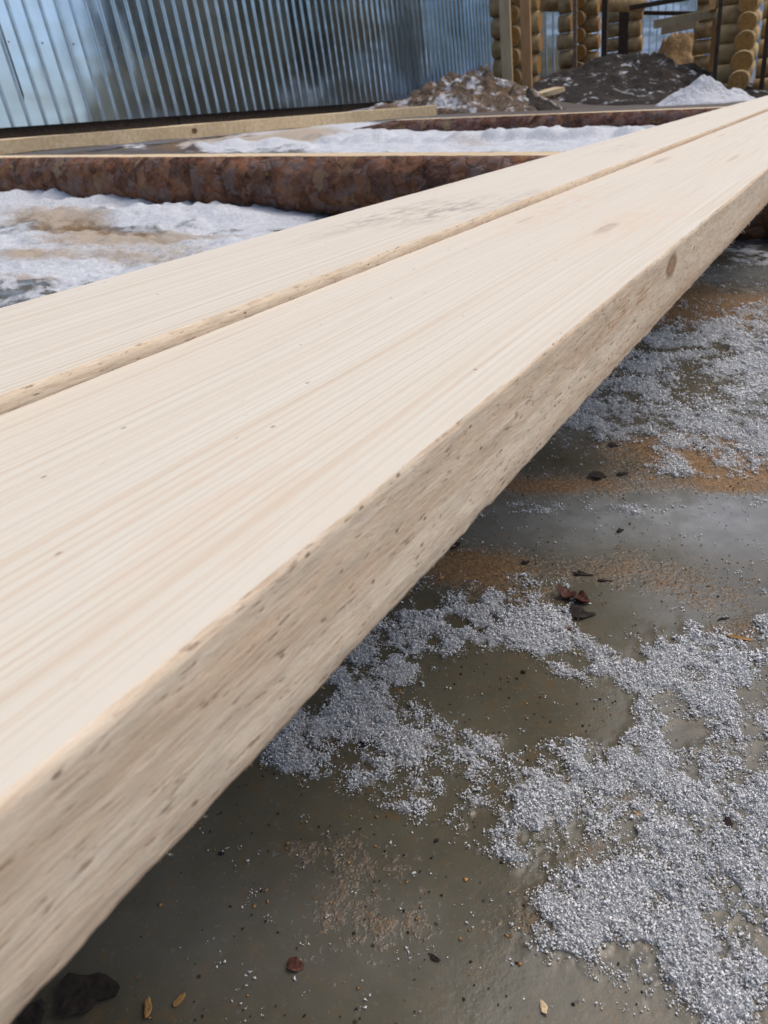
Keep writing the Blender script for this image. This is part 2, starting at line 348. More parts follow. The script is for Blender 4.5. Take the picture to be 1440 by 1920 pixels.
SNOW = [(690,1310,120,75,1),(600,1400,70,45,.8),(800,1430,150,75,1),(740,1190,90,55,1),(930,1150,85,42,.8),(1060,1235,75,80,1),(985,1490,170,80,1),
 (1160,1580,190,110,1),(1360,1450,150,120,1.15),(1390,1290,120,60,.8),(1230,1310,60,50,.7),(1220,1195,60,35,.6),(1340,1225,100,35,.5),(1110,1720,90,50,.9),(1300,1680,150,95,1),
 (1430,1820,80,70,.8),(880,1545,100,45,.6),(1500,1600,150,250,1.1),(1560,1250,140,120,.8),
 (1250,690,150,55,1),(1400,645,130,38,1),(1410,790,130,55,1.1),(1130,765,90,45,.9),(1330,740,110,50,.7),(1240,835,28,50,.8),(1560,720,160,110,1),(1400,480,80,14,.5),(1270,893,50,10,.5),
 (1180,955,230,10,.25),(1420,860,60,30,.4),
 (90,385,220,18,1.1),(300,405,160,22,1),(470,410,130,18,.6),(60,468,120,16,1.1),(320,478,170,18,.9),(470,455,130,14,.7),(40,525,150,22,1.1),(250,510,150,16,.8),(-200,430,200,80,.9),
 (560,420,90,14,.5),(700,268,150,22,1.2),(1000,263,170,18,1.2),(1250,270,200,20,1.0),(560,255,80,12,.9),(620,240,60,14,.9),(430,275,60,10,.8),(370,272,30,8,.8),(250,276,25,6,.7),(640,200,90,12,.7),(1500,440,100,30,.4)]
HOLES = [(930,1330,115,62,1),(1110,1330,95,38,.8),(1300,1375,90,26,.6),(1290,722,40,16,.8),(1180,650,60,10,.6),(1120,1170,60,60,.8),(820,1600,150,60,.5),(1285,690,30,12,.5),(1340,665,30,8,.5),(560,1600,250,120,.7)]
SAW = [(1330,588,170,26,1),(1300,850,150,32,.9),(1400,905,110,28,.9),(1010,910,170,20,.75),(880,1065,95,42,.85),(1130,1065,110,30,.38),(1310,1100,120,40,.36),(1290,540,60,18,.5),
 (1010,1720,90,45,.38),(690,1740,160,70,.33),(660,1600,120,60,.33),(1370,1170,90,25,.4),(1000,1130,60,30,.4),(1270,760,90,20,.3),(1340,720,70,20,.3),(1150,1600,120,60,.25),
 (90,418,90,20,.75),(190,470,130,13,.65),(330,452,140,10,.6),(40,500,70,12,.75),(260,497,140,10,.6),(160,440,60,14,.6),(400,480,90,8,.4),(60,545,60,10,.6),(1500,600,100,60,.5),
 (560,258,60,12,.6),(440,262,90,10,.6),(330,276,60,10,.5),(600,250,60,14,.5),(880,272,40,6,.5)]
BLUE = [(1210,975,270,55,.85),(1100,440,120,24,.4),(1350,520,120,18,.8),(1380,450,70,22,.7),(600,425,130,22,.8),(1250,1120,120,40,.3),(500,1750,350,130,.18),(1080,790,80,40,.4)]  # bluish clear ice, with the sky's reflection painted in
DIRT_AND_SHADE = [(60,290,260,12,.9),(200,250,330,14,.9),(500,228,160,8,.7),(420,270,60,8,.5),(700,190,150,16,.5),(150,285,260,16,.9),(900,190,300,22,1.3),(1150,190,300,30,1.4),(560,388,130,7,.6),(200,382,150,5,.4),(1400,405,80,16,.5)]  # real mud, plus painted shade under the timber and the fence
def field(L, u, v, wob=0.0):
    r = np.zeros_like(u)
    for (cx, cy, rx, ry, a) in L:
        r = np.maximum(r, 0) if False else r + a * np.exp(-(((u - cx) / (rx * 1.2))**2 + ((v - cy) / (ry * 1.2))**2)**1.15)
    return r
def masks(x, y):
    tz = terrain(x, y); u, v = chart(x, y, tz)
    r = np.hypot(x, y)
    # the edges of the patches wander
    k = 1.0 / np.maximum(r, 0.25)
    wx = fbm(x * 14, y * 14, 0, 4, 21) * 0.035; wy = fbm(x * 14, y * 14, 5.3, 4, 33) * 0.035
    u2, v2 = chart(x + wx * np.minimum(1, r), y + wy * np.minimum(1, r), tz)
    fine = np.clip(2.4 * fbm(x * 42, y * 42, 0, 5, 3, 0.7), -1, 1)
    out = u < -900
    gen = fbm(x * 2.1, y * 2.1, 0, 3, 71)
    sn = np.clip(field(SNOW, u2, v2), 0, np.where(r < 1.3, 0.80, 1.1)) - field(HOLES, u2, v2)
    far = ((u2 < -250) | (u2 > 1700) | (v2 > 2050) | out) & ((r > 1.6) | (y < 0.05))
    sn = sn + 0.34 * sstep(620, 420, u2) * sstep(360, 372, v2) * sstep(640, 560, v2) + 0.33 * sstep(1300, 1200, u2) * sstep(330, 460, u2) * sstep(225, 245, v2) * sstep(300, 285, v2)
    sn = np.where(far, np.where(r > 7, 1.0, 0.45 + gen), sn)
    sn = sn + (fine * 0.60 + 0.08) * np.clip(sn * 3 + 0.1, 0, 1) * sstep(3.0, 1.0, r)
    sn = sn + sstep(1.0, 1.8, r) * sstep(9, 6, r) * (0.75 * fbm(x * 13, y * 13, 0, 5, 103, .65)) * np.clip(sn * 3, 0, 1)
    sa = field(SAW, u2, v2); sa = np.where(far, 0.25 + gen * -0.6, sa)
    bl = field(BLUE, u2, v2); bl = np.where(far, 0, bl)
    dr = field(DIRT_AND_SHADE, u2, v2); dr = np.where(far, 0, dr)
    return np.clip(sn, 0, 1.2), np.clip(sa, 0, 1), np.clip(bl, 0, 1), np.clip(dr, 0, 1)

LUMPS = []
for (u, v, Z, r, h) in [(640,262,4.2,.13,.055),(700,258,4.05,.16,.075),(760,272,3.9,.09,.04),(820,268,3.85,.08,.045),(870,268,3.75,.10,.05),(930,262,3.7,.09,.065),(975,258,3.65,.08,.075),(1010,256,3.6,.08,.075),(1045,257,3.5,.09,.07),(1085,256,3.45,.09,.065),(1125,258,3.4,.10,.06),(1180,255,3.35,.10,.06),(600,255,4.5,.12,.05),(430,270,4.3,.10,.04),(370,272,4.2,.09,.04),(520,268,4.2,.15,.04),(560,276,3.9,.09,.03)]:
    p = onz(u, v, 0.09) if False else P(u, v, Z); LUMPS.append((p[0], p[1], r, h * 0.7))
def height(x, y, sn=None):
    r = np.hypot(x, y)
    z = terrain(x, y)
    z = z + fbm(x * 3, y * 3, 0, 3, 9) * 0.010 * np.clip(r / 1.2 - 0.3, 0, 1)
    u, v = chart(x, y)
    left = sstep(640, 380, u) * sstep(330, 370, v) * sstep(700, 560, v) * (r > 0.4)
    mid = sstep(2.2, 3.0, r) * sstep(7.0, 5.0, r)
    z = z + mid * (0.016 * fbm(x * 9, y * 9, 0, 4, 91, .6) + 0.010 * np.abs(fbm(x * 14, y * 14, 0, 3, 95)))
    z = z + left * (0.014 * fbm(x * 17, y * 17, 0, 4, 57, .6) + fbm(x * 2.2, y * 5.5, 0, 4, 51) * 0.035 + 0.015)
    lm = 0 * z
    for (lx, ly, lr, lh) in LUMPS:
        d = ((x - lx)**2 + (y - ly)**2) / (lr * lr)
        lm = np.maximum(lm, lh * np.exp(-d * d * 1.2))
    z = z + lm * (1 + 0.3 * fbm(x * 16, y * 16, 0, 2, 5))
    if sn is not None: z = z + np.clip(sn, 0, 1) * 0.004 * (0.4 + 0.6 * np.abs(fbm(x * 120, y * 120, 0, 2, 8))) * np.clip(r, .5, 1.5)
    return z

ang = np.concatenate([np.radians(np.arange(-46, 46, 0.25)), np.radians(np.arange(46, 314, 4.0))])
rad = np.concatenate([[0.001, 0.03, 0.07], np.exp(np.linspace(math.log(0.1), math.log(16), 860)), np.exp(np.linspace(math.log(17), math.log(600), 24))])
RR, AA = np.meshgrid(rad, ang, indexing='ij'); GX, GY = RR * np.sin(AA), RR * np.cos(AA)
sn, sa, bl, dr = masks(GX.ravel(), GY.ravel())
GZ = height(GX.ravel(), GY.ravel(), sn)
V = np.stack([GX.ravel(), GY.ravel(), GZ], -1)
nv = len(ang); Fq = grid_faces(len(rad), nv, True)[:, ::-1]
me = mesh_from('ground', V, Fq, [M_ground], smooth=True)
for nm, dta in (('snow', sn * (0.66 + 0.34 * sstep(0.9, 2.0, np.hypot(GX.ravel(), GY.ravel())))), ('sawdust', sa), ('blue_ice_sky_sheen', bl), ('dirt', dr)):
    at = me.attributes.new(nm, 'FLOAT', 'POINT'); at.data.foreach_set('value', np.asarray(dta).astype(np.float32))
ground = link('ground', me); tag(ground, kind='structure')

# ------------------------------------------------------------------ the two sawn boards
HB = 0.11                                   # the phone is 11 cm above the near board
TOP1 = CAM_H - HB; BOT = TOP1 - 0.0515; TOP2 = TOP1 + 0.0068
X1R, X1L = -1.045 * HB, -2.715 * HB
X2R, X2L = -2.722 * HB, -4.10 * HB
D0, D1 = -1.25, 4.8
def bxy(u, v, z): p = onz(u, v, z); return float(p @ BR), float(p @ BD)
def side_yz(u, v, X):
    d = W @ cam_ray(u, v); t = X / (d @ BR); p = EYE + d * t; return float(p @ BD), float(p[2])
def kn(u, v, z, rx, ry, c, a, x0, z0=0): x, y = bxy(u, v, z); return (x - x0, y - D0, rx, ry, c, a)
grey = (0.34, 0.27, 0.22)
kt1 = [kn(1137, 428, TOP1, .0055, .028, grey, .75, X1L), kn(985, 412, TOP1, .003, .022, grey, .55, X1L), kn(1242, 300, TOP1, .006, .045, grey, .6, X1L), kn(1352, 254, TOP1, .004, .04, grey, .4, X1L), kn(1375, 297, TOP1, .004, .05, grey, .5, X1L), kn(1270, 462, TOP1, .003, .010, (0.45, 0.28, 0.15), .5, X1L)]
st1 = [kn(1050, 385, TOP1, .03, .12, (0.60, 0.44, 0.30), .45, X1L), kn(1230, 400, TOP1, .03, .10, (0.62, 0.46, 0.31), .4, X1L), kn(420, 950, TOP1, .03, .06, (0.60, 0.46, 0.34), .3, X1L)]
st2 = [kn(720, 405, TOP2, .014, .09, (0.28, 0.25, 0.22), .8, X2L), kn(830, 395, TOP2, .022, .07, (0.26, 0.22, 0.19), .8, X2L), kn(960, 380, TOP2, .02, .10, (0.36, 0.31, 0.26), .5, X2L), kn(810, 352, TOP2, .006, .05, (0.33, 0.21, 0.14), .9, X2L), kn(1170, 275, TOP2, .02, .10, (0.38, 0.33, 0.28), .5, X2L)]
ky, kz = side_yz(1258, 498, X1R); sy, sz = side_yz(1190, 565, X1R); qy, qz = side_yz(1290, 540, X1R)
M_b1t = pine_top('sawn_board_face', 1.3, kt1, st1); M_b2t = pine_top('sawn_board_face_b', 6.1, [kn(1110, 335, TOP2, .004, .03, grey, .4, X2L)], st2)
M_b1s = pine_rough('rough_sawn_edge', 2.2, [(ky - D0, kz - BOT, .016, .0085, (0.17, 0.10, 0.07), .85)], [(sy - D0, sz - BOT, .10, .006, (0.38, 0.21, 0.09), .7), (qy - D0, qz - BOT, .035, .010, (0.55, 0.33, 0.21), .6)])
M_b2s = pine_rough('rough_sawn_edge_b', 8.4)
# the edge deep in the board's pith is browner
def board(name, X0, X1, zt, mt, ms, label, seed):
    Wd, T = X1 - X0, zt - BOT; L = D1 - D0
    ys = np.unique(np.round(np.concatenate([np.arange(0, 1.0, 0.03), np.arange(1.0, 2.9, 0.0022), np.arange(2.9, L, 0.01), [L]]), 5))
    r = 0.0012
    nT, nS = 22, 20
    prof = []; reg = []
    for k in range(nS): prof.append((Wd, r + (T - 2 * r) * k / (nS - 1))); reg.append(1)        # near edge, upwards
    for k in range(nT): prof.append((Wd - r - (Wd - 2 * r) * k / (nT - 1), T)); reg.append(0)     # top, to the left
    for k in range(nS): prof.append((0, T - r - (T - 2 * r) * k / (nS - 1))); reg.append(1)
    for k in range(5): prof.append((r + (Wd - 2 * r) * k / 4, 0)); reg.append(2)
    prof = np.array(prof); n = len(prof); reg = np.array(reg)
    X = np.repeat(prof[None, :, 0], len(ys), 0).copy(); Z = np.repeat(prof[None, :, 1], len(ys), 0).copy(); Y = np.repeat(ys[:, None], n, 1)
    side = (reg == 1)[None, :]
    amp = np.where(side, 0.0006, 0.00022)
    sgn = np.where(prof[:, 0] > Wd / 2, 1, -1)[None, :]
    rough = fbm(Y * 60, Z * 320, X * 3 + seed, 4, int(seed * 7), 0.6)
    coarse = fbm(Y * 7, Z * 30, seed, 2, int(seed * 3) + 4)
    X += np.where(side, sgn * (rough * amp * 0.9 + coarse * 0.0010), 0)
    Z += np.where((reg == 0)[None, :], fbm(Y * 40, X * 150, seed, 3, 5) * amp, 0)
    # torn lower and upper arrises
    edge_lo = np.exp(-(Z / 0.004)**2); X += np.where(side, -sgn * edge_lo * (0.0008 + 0.0016 * np.abs(fbm(Y * 90, seed, 0, 3, 12))), 0)
    Z += np.where(side | (reg == 2)[None, :], edge_lo * fbm(Y * 55, X * 3, seed, 4, 15, .65) * 0.0022, 0)
    X += fbm(Y * 0.8, seed, 0, 1, 2) * 0.0015
    V = np.stack([X, Y, Z], -1).reshape(-1, 3)
    Fq = grid_faces(len(ys), n, True)
    jj = np.tile(np.arange(n), len(ys) - 1)
    nxt = (jj + 1) % n
    mi = np.where((reg[jj] == 0) & (reg[nxt] == 0), 0, 1)
    Fl = Fq[:, ::-1]
    root = empty(name, BR * X0 + BD * D0 + np.array([0, 0, BOT]))
    root.rotation_euler = Matrix([[BR[0], BD[0], 0], [BR[1], BD[1], 0], [0, 0, 1]]).to_euler()
    tag(root, label, 'board', 'sawn pine boards lying side by side')
    # planed faces and rough edges are parts of their own
    def sub(sel, nm, m):
        f = Fl[sel]; used, inv = np.unique(f.ravel(), return_inverse=True)
        return link(nm, mesh_from(nm, V[used], inv.reshape(-1, 4), [m], smooth=True), root)
    sub(mi == 0, 'top_face', mt)
    right = (mi == 1) & (prof[jj, 0] > Wd * 0.5) & (reg[jj] != 2)
    e = sub(mi == 1, 'sawn_edge', ms)
    a = np.arange(n)
    for q, y0 in ((0, 0), (len(ys) - 1, L)):
        vs_ = V[q * n:(q + 1) * n]; c = vs_.mean(0)
        f = [[(i, (i + 1) % n, n)[::(1 if q == 0 else -1)] for i in a][i] for i in a]
        link('end_face', mesh_from('end_face', np.vstack([vs_, c]), [list(t) for t in f], [ms]), root)
    # loose fibres along the torn edges
    Vf, Ff = [], []
    for k in range(420):
        y = random.uniform(1.3, 4.0) ; ln = random.uniform(.0012, .0032) * (1.8 if random.random() < .08 else 1) * (0.5 + min(1.5, max(0, y - 1.25))); w = ln * .04
        lo = random.random() < .62
        b = np.array([Wd + 0.0003, y, random.uniform(0, .003) if lo else T - random.uniform(0, .0015)])
        d = np.array([random.uniform(.0, .7), random.choice((-1, 1)) * random.uniform(.3, 1), random.uniform(-.7, .1) if lo else random.uniform(-.1, .6)]); d /= np.linalg.norm(d)
        s_ = np.cross(d, [.3, .2, .9]); s_ /= np.linalg.norm(s_); q_ = np.cross(d, s_)
        i0 = len(Vf); Vf += [b + s_ * w, b - s_ * w * .5 + q_ * w * .8, b - s_ * w * .5 - q_ * w * .8, b + d * ln + q_ * ln * random.uniform(-.3, .3)]
        Ff += [[i0, i0 + 1, i0 + 3], [i0 + 1, i0 + 2, i0 + 3], [i0 + 2, i0, i0 + 3]]
    tag(link('torn_fibres', mesh_from('torn_fibres', Vf, Ff, [M_fib]), root), kind='stuff')
    return root
board('sawn_board', X1L, X1R, TOP1, M_b1t, M_b1s, 'wide pale sawn pine board with a knot in its rough edge, overhanging granular snow', 1.7)
board('sawn_board', X2L, X2R, TOP2, M_b2t, M_b2s, 'pale sawn pine board with grey dirt smudges, lying against the wider knotted board', 4.2)

# ------------------------------------------------------------------ barked logs with a sawn flat
def barked_log(name, A, B, r0, r1, zflat, mbark, label, seed, flat_from=0.0, group=None):
    # A, B: ground-plane points of the axis; the flat is cut level at zflat
    A, B = np.array(A, float), np.array(B, float); L = np.linalg.norm(B - A); d = (B - A) / L; nrm = np.array([d[1], -d[0]])
    nl, nc = int(L / 0.011), 90
    t = np.linspace(0, 1, nl)[:, None]; th = np.linspace(0, 2 * math.pi, nc, endpoint=False)[None, :]
    R0 = r0 + (r1 - r0) * t
    zc = zflat - 0.80 * R0 + 0 * th
    ca, sa_ = np.cos(th), np.sin(th)
    y = t * L
    bump = fbm(y * 9 + 0 * th, ca * 1.6 + 3, sa_ * 1.6 + seed, 4, 40, .55) * 0.006 + np.abs(fbm(y * 26, ca * 4, sa_ * 4 + seed, 3, 44)) * -0.010 + fbm(y * 1.5, ca, sa_ + seed, 2, 46) * 0.010
    rr = R0 + bump
    off = fbm(y * 0.7, seed, 0, 1, 3) * 0.02
    X, Z = rr * ca + off, zc + rr * sa_
    cut = np.where(t * L >= flat_from, zflat + 0 * th, zflat + 0 * th + 0.0 - 0.0)
    drop = np.clip((flat_from - y) / max(flat_from, 1e-6), 0, 1) * 0.045 if flat_from > 0 else 0 * y
    cut = zflat - drop
    above = Z > cut
    hw = np.sqrt(np.maximum(rr**2 - (cut - zc)**2, 0))
    sc = np.where(above, np.clip(np.abs(ca) * rr, 0, hw) / np.maximum(np.abs(ca) * rr, 1e-9), 1)
    X = np.where(above, (X - off) * sc + off, X); Z = np.where(above, cut + 0 * th + fbm(y * 30, X * 60, seed, 2, 6) * .0006, Z)
    W3 = np.stack([A[0] + d[0] * y + nrm[0] * X, A[1] + d[1] * y + nrm[1] * X, Z], -1).reshape(-1, 3)
    Fq = grid_faces(nl, nc, True)
    ab = above.ravel()
    topf = ab[Fq].all(1) & ((Fq // nc) * L / nl >= flat_from * 0.8).all(1)
    root = empty(name, [(A[0] + B[0]) / 2, (A[1] + B[1]) / 2, float(W3[:, 2].min())])
    loc = np.array(root.location)
    Vl = W3 - loc
    # orientation: make normals point out
    def sub(sel, nm, m, sm=True):
        f = Fq[sel]; used, inv = np.unique(f.ravel(), return_inverse=True)
        return link(nm, mesh_from(nm, Vl[used], inv.reshape(-1, 4), [m], smooth=sm), root)
    sub(~topf, 'bark', mbark); sub(topf, 'sawn_flat', M_sawn)
    for q in (0, nl - 1):
        vs_ = Vl[q * nc:(q + 1) * nc]; c = vs_.mean(0)
        link('end_face', mesh_from('end_face', np.vstack([vs_, c]), [[i, (i + 1) % nc, nc] for i in range(nc)], [M_logend]), root)
    tag(root, label, 'log', group); return root
LF = BOT - 0.0004
pa, pb = onz(0, 296, LF), onz(1010, 293, LF)
dv = (pb - pa)[:2] / np.linalg.norm((pb - pa)[:2]); nb = np.array([-dv[1], dv[0]])      # away from the camera
r_f = 0.112; hwf = 0.6 * r_f
barked_log('log', pa[:2] + nb * hwf - dv * 0.75, pb[:2] + nb * hwf + dv * 1.5, 0.112, 0.100, LF, M_bark, 'thick log with flaking red-brown bark, the boards resting across its sawn flat', 1.0, group='barked logs under the boards')
qa, qb = onz(735, 226, LF), onz(1380, 201, LF)
dv2 = (qb - qa)[:2] / np.linalg.norm((qb - qa)[:2]); nb2 = np.array([-dv2[1], dv2[0]])
qe = onz(660, 229, LF)
barked_log('log', qe[:2] + nb2 * 0.066, qb[:2] + nb2 * 0.066 + dv2 * 1.6, 0.105, 0.108, LF, M_bark2, 'dark barked log with its cut end showing, lying behind lumps of white snow', 5.0, flat_from=float(np.linalg.norm((qa - qe)[:2])), group='barked logs under the boards')
s0 = BD * -1.05
barked_log('log', (s0 - BR * 1.4)[:2], (s0 + BR * 0.9)[:2], 0.105, 0.11, LF, M_bark, 'short log carrying the rear ends of the two boards', 9.0, group='barked logs under the boards')

# ------------------------------------------------------------------ box and board helpers
def beam_mesh(name, A, B, w, h, m, up=UPG, bevel=0.0, segs=1, wob=0.0, seed=0, loc=None):
    # bar from A to B; its cross-section w (sideways) x h (along up)
    A, B = np.array(A, float), np.array(B, float); L = np.linalg.norm(B - A); d = (B - A) / L
    s_ = np.cross(d, up)
    if np.linalg.norm(s_) < 1e-3: s_ = np.cross(d, [0, 1, 0])
    s_ /= np.linalg.norm(s_); u_ = np.cross(s_, d)
    b = bevel or min(w, h) * 0.06
    pr = [(-w/2 + b, -h/2), (w/2 - b, -h/2), (w/2, -h/2 + b), (w/2, h/2 - b), (w/2 - b, h/2), (-w/2 + b, h/2), (-w/2, h/2 - b), (-w/2, -h/2 + b)]
    V = []; n = 8
    for k in range(segs + 1):
        t = k / segs; c = A + (B - A) * t
        for q, (x, y) in enumerate(pr):
            o1 = wob * float(vn(t * L * 4, q * 3.1, seed)); o2 = wob * float(vn(t * L * 4, q * 3.1, seed + 9))
            V.append(c + s_ * (x + o1) + u_ * (y + o2))
    Fc = []
    for k in range(segs):
        for q in range(n): a = k * n + q; b_ = k * n + (q + 1) % n; Fc.append([a, b_, b_ + n, a + n])
    Fc.append(list(range(n))[::-1]); Fc.append([segs * n + q for q in range(n)])
    V = np.array(V); 
    if loc is not None: V = V - loc
    return mesh_from(name, V, Fc, [m])
def log_mesh(name, A, B, r, m, mend, loc, r2=None, n=14, jit=0.06, seed=0):
    A, B = np.array(A, float), np.array(B, float); L = np.linalg.norm(B - A); d = (B - A) / L
    s_ = np.cross(d, UPG); s_ /= np.linalg.norm(s_); u_ = np.cross(s_, d)
    r2 = r2 or r; V = []; rows = [(0, .93), (0.012, 1.0), (L - 0.012, 1.0), (L, .93)]
    if L > 1.2: rows = [(0, .93), (.012, 1), (L * .25, 1), (L * .5, 1), (L * .75, 1), (L - .012, 1), (L, .93)]
    for k, (y, f) in enumerate(rows):
        R = (r + (r2 - r) * y / L) * f
        for q in range(n):
            a = 2 * math.pi * q / n; jr = R * (1 + jit * float(vn(math.cos(a) * 1.5 + seed * 3.3, math.sin(a) * 1.5, seed + (k // 2) * .4)))
            V.append(A + d * y + s_ * jr * math.cos(a) + u_ * jr * math.sin(a) - loc)
    Fc = []
    for k in range(len(rows) - 1):
        for q in range(n): a = k * n + q; b = k * n + (q + 1) % n; Fc.append([a, a + n, b + n, b])
    ns = len(Fc); Fc.append(list(range(n))); Fc.append([(len(rows) - 1) * n + q for q in range(n)][::-1])
    me = mesh_from(name, V, Fc, [m, mend], [0] * ns + [1, 1])
    me.polygons.foreach_set('use_smooth', [True] * ns + [False] * 2); me.update(); return me

# board lying on edge in front of the fence
ba, bb = P(-260, 298, 4.15), P(815, 207, 6.5)
root = empty('sawn_beam', (ba + bb) / 2 * [1, 1, 0] + [0, 0, 0.1])
L0 = np.array(root.location)
link('beam_body', beam_mesh('beam_body', ba, bb, 0.05, 0.082, M_sawn, up=np.array([0, 0, 1.0]), segs=40, wob=0.004, seed=3, loc=L0), root)
kq = ba + (bb - ba) * ((337 + 260) / 1075 * 0.84)
_n = np.cross((bb - ba) / np.linalg.norm(bb - ba), [0, 0, 1.0]); kq = kq + _n * 0.027 * (1 if _n @ (EYE - kq) > 0 else -1)
_t = (bb - ba) / np.linalg.norm(bb - ba)
link('knot', mesh_from('knot', [kq - L0 + _t * .022 * math.cos(a) + np.array([0, 0, .018 * math.sin(a)]) for a in np.arange(10) * math.pi / 5], [list(range(10))], [plain('knot_wood', (0.12, 0.07, 0.04))]), root)
tag(root, 'long pale squared timber lying in front of the corrugated steel fence', 'timber')

# ------------------------------------------------------------------ corrugated steel fences
def fence(name, A, B, hgt, label, pitch=0.153, ribs=7, rail=True, gap=0.0, flip=1):
    A, B = np.array(A, float), np.array(B, float); L = np.linalg.norm(B - A); d = (B - A) / L
    up = UPG; nrm = np.cross(d, up) * flip; nrm /= np.linalg.norm(nrm)               # towards the yard
    root = empty(name, A * [1, 1, 1]); loc = A
    wsh = pitch * ribs; ns = int(L / wsh) + 1
    prof = []
    for k in range(ribs):
        x = k * pitch
        prof += [(x, 0), (x + 0.003, 0), (x + 0.055, 0.0004), (x + 0.117, 0), (x + 0.120, 0), (x + 0.122, 0.001), (x + 0.129, 0.015), (x + 0.131, 0.016), (x + 0.142, 0.016), (x + 0.144, 0.015), (x + 0.151, 0.001)]
    prof.append((ribs * pitch + 0.02, 0))
    prof = np.array(prof)
    nz = 26
    for s_ in range(ns):
        rs = random.Random(s_ * 31 + int(L * 10))
        zz = np.linspace(0, hgt, nz)
        tilt = rs.uniform(-.012, .012); twist = rs.uniform(-.010, .010)
        X = prof[:, 0][None, :] + 0 * zz[:, None]; Zq = zz[:, None] + 0 * X
        N = prof[:, 1][None, :] + (s_ % 2) * 0.0016 + tilt * (X - wsh / 2) * 0.5 + twist * Zq * (X - wsh / 2) + 0.004 * vn(X * 1.7 + s_ * 9, Zq * 1.3, 0, 17) + 0.0018 * vn(X * 9 + s_ * 5, Zq * 2.2, 0, 18)
        V = (s_ * wsh + X)[..., None] * d + Zq[..., None] * up + N[..., None] * nrm
        Fq = grid_faces(nz, len(prof))
        if flip < 0: Fq = Fq[:, ::-1]
        me = mesh_from('metal_sheet', V.reshape(-1, 3), Fq, [M_steel])
        sm = np.ones(len(Fq), bool); me.polygons.foreach_set('use_smooth', sm)
        link('metal_sheet', me, root)
        if rail:
            for z0 in (0.55, 1.55):
                for k in range(0, ribs, 2):
                    c = (s_ * wsh + k * pitch + 0.045) * d + z0 * up + nrm * 0.004
                    V2 = [c + nrm * .006] + [c + .007 * (math.cos(a) * d + math.sin(a) * up) for a in np.arange(6) * math.pi / 3]
                    link('screw', mesh_from('screw', V2, [[0, 1 + i, 1 + (i + 1) % 6] for i in range(6)], [M_dark2]), root)
    if rail:
        for z0 in (0.55, 1.55): link('rail', beam_mesh('rail', -nrm * .03 + up * z0, d * L - nrm * .03 + up * z0, .03, .05, M_dark2), root)
        for k in range(int(L / 2.5) + 1):
            c = d * min(L, k * 2.5) - nrm * .09; link('post', beam_mesh('post', c - up * .6, c + up * (hgt - .1), .07, .07, M_dark2, up=d), root)
        for k in range(int(L / 3.0) + 1):
            a, b = d * k * 3.0, d * min(L, k * 3.0 + 2.985)
            if np.linalg.norm(b - a) > .1: link('gap_shade_board', beam_mesh('gap_shade_board', a - nrm * .06 - up * .07, b - nrm * .06 - up * .07, .04, .24, M_dark), root)  # dark board stands in for the shadow gap below the sheets
    tag(root, label, 'fence'); return root
M_dark2 = plain('dark_steel', (0.12, 0.12, 0.13), 0.5, 0.2)
fa, fb = P(0, 240, 5.5), P(915, 177, 13.2)
fd = (fb - fa) / np.linalg.norm(fb - fa)
fence('corrugated_fence', fa - fd * 4.0, fb + fd * 3.0, 2.1, 'shiny galvanised corrugated steel fence reflecting sky, behind the squared timber', flip=1)
ga, gb = P(985, 150, 15.2), P(1620, 140, 15.8)
fence('corrugated_fence', ga, gb, 2.3, 'bluish corrugated steel fence seen through the openings of the log house', rail=False, flip=1)

# ------------------------------------------------------------------ unfinished log house
o1, o2 = P(970, 178, 9.3), P(1390, 182, 8.4)
hx = o2 - o1; hx -= UPG * (hx @ UPG); hx /= np.linalg.norm(hx); hy = np.cross(UPG, hx)      # hy: away from the camera
house = empty('log_house', o1); HL = np.array(house.location)
_ls = [0]
def hlog(A, B, r=0.112, m=None, me_=None):
    _ls[0] += 1
    return link('log', log_mesh('log', A, B, r * random.uniform(.88, 1.05), m or M_log, me_ or M_logend, HL, seed=_ls[0]), house)
def pier(u0, u1, Z, vb, n=11, pitch=0.215, k0=0, cross=None, clen=0.5):
    A, B = P(u0, vb, Z), P(u1, vb, Z)
    c = (A + B) / 2; hl = abs((B - A) @ hx) / 2
    for k in range(k0, n):
        o = c + UPG * (0.11 + k * pitch)
        j1, j2 = random.uniform(-.02, .02), random.uniform(-.02, .02)
        hlog(o - hx * (hl + j1), o + hx * (hl + j2))
        if cross is not None:
            q = P(cross, vb, Z); q = c + hx * ((q - c) @ hx) + UPG * (0.11 + (k + .5) * pitch)
            hlog(q - hy * (0.22 + random.uniform(-.03, .03)), q + hy * clen, 0.105)
def hboard(u0, v0, u1, v1, Z0, Z1, w, t, m, name='jamb_board', up=None):
    A, B = P(u0, v0, Z0), P(u1, v1, Z1)
    return link(name, beam_mesh(name, A, B, w, t, m, up=hy if up is None else up, segs=4, wob=.003, seed=u0, loc=HL), house)
def vboard(u, vb, Z, hgt, wpx, t, m, name='jamb_board'):
    A = P(u, vb, Z); B = A + UPG * hgt
    return link(name, beam_mesh(name, A, B, wpx * Z / F, t, m, up=hy, segs=3, wob=.002, seed=u, loc=HL), house)
pier(925, 1018, 9.3, 182, cross=972)
vboard(953, 174, 8.98, 2.3, 19, .045, M_pale); vboard(990, 190, 8.7, 2.4, 17, .05, M_orange)
pier(1047, 1076, 11.0, 158, n=7); vboard(1078, 150, 10.8, 1.75, 7, .05, plain('grey_board', (0.20, 0.16, 0.12)))
pier(1086, 1123, 11.3, 158, n=7, cross=1088, clen=.3); vboard(1132, 150, 10.7, 1.75, 10, .08, M_dark, 'dark_post_or_shade')
pier(1134, 1176, 13.3, 150, n=8); vboard(1168, 150, 13.0, 1.75, 20, .05, M_dark, 'dark_post_or_shade')
pier(1177, 1201, 12.6, 152, n=7)
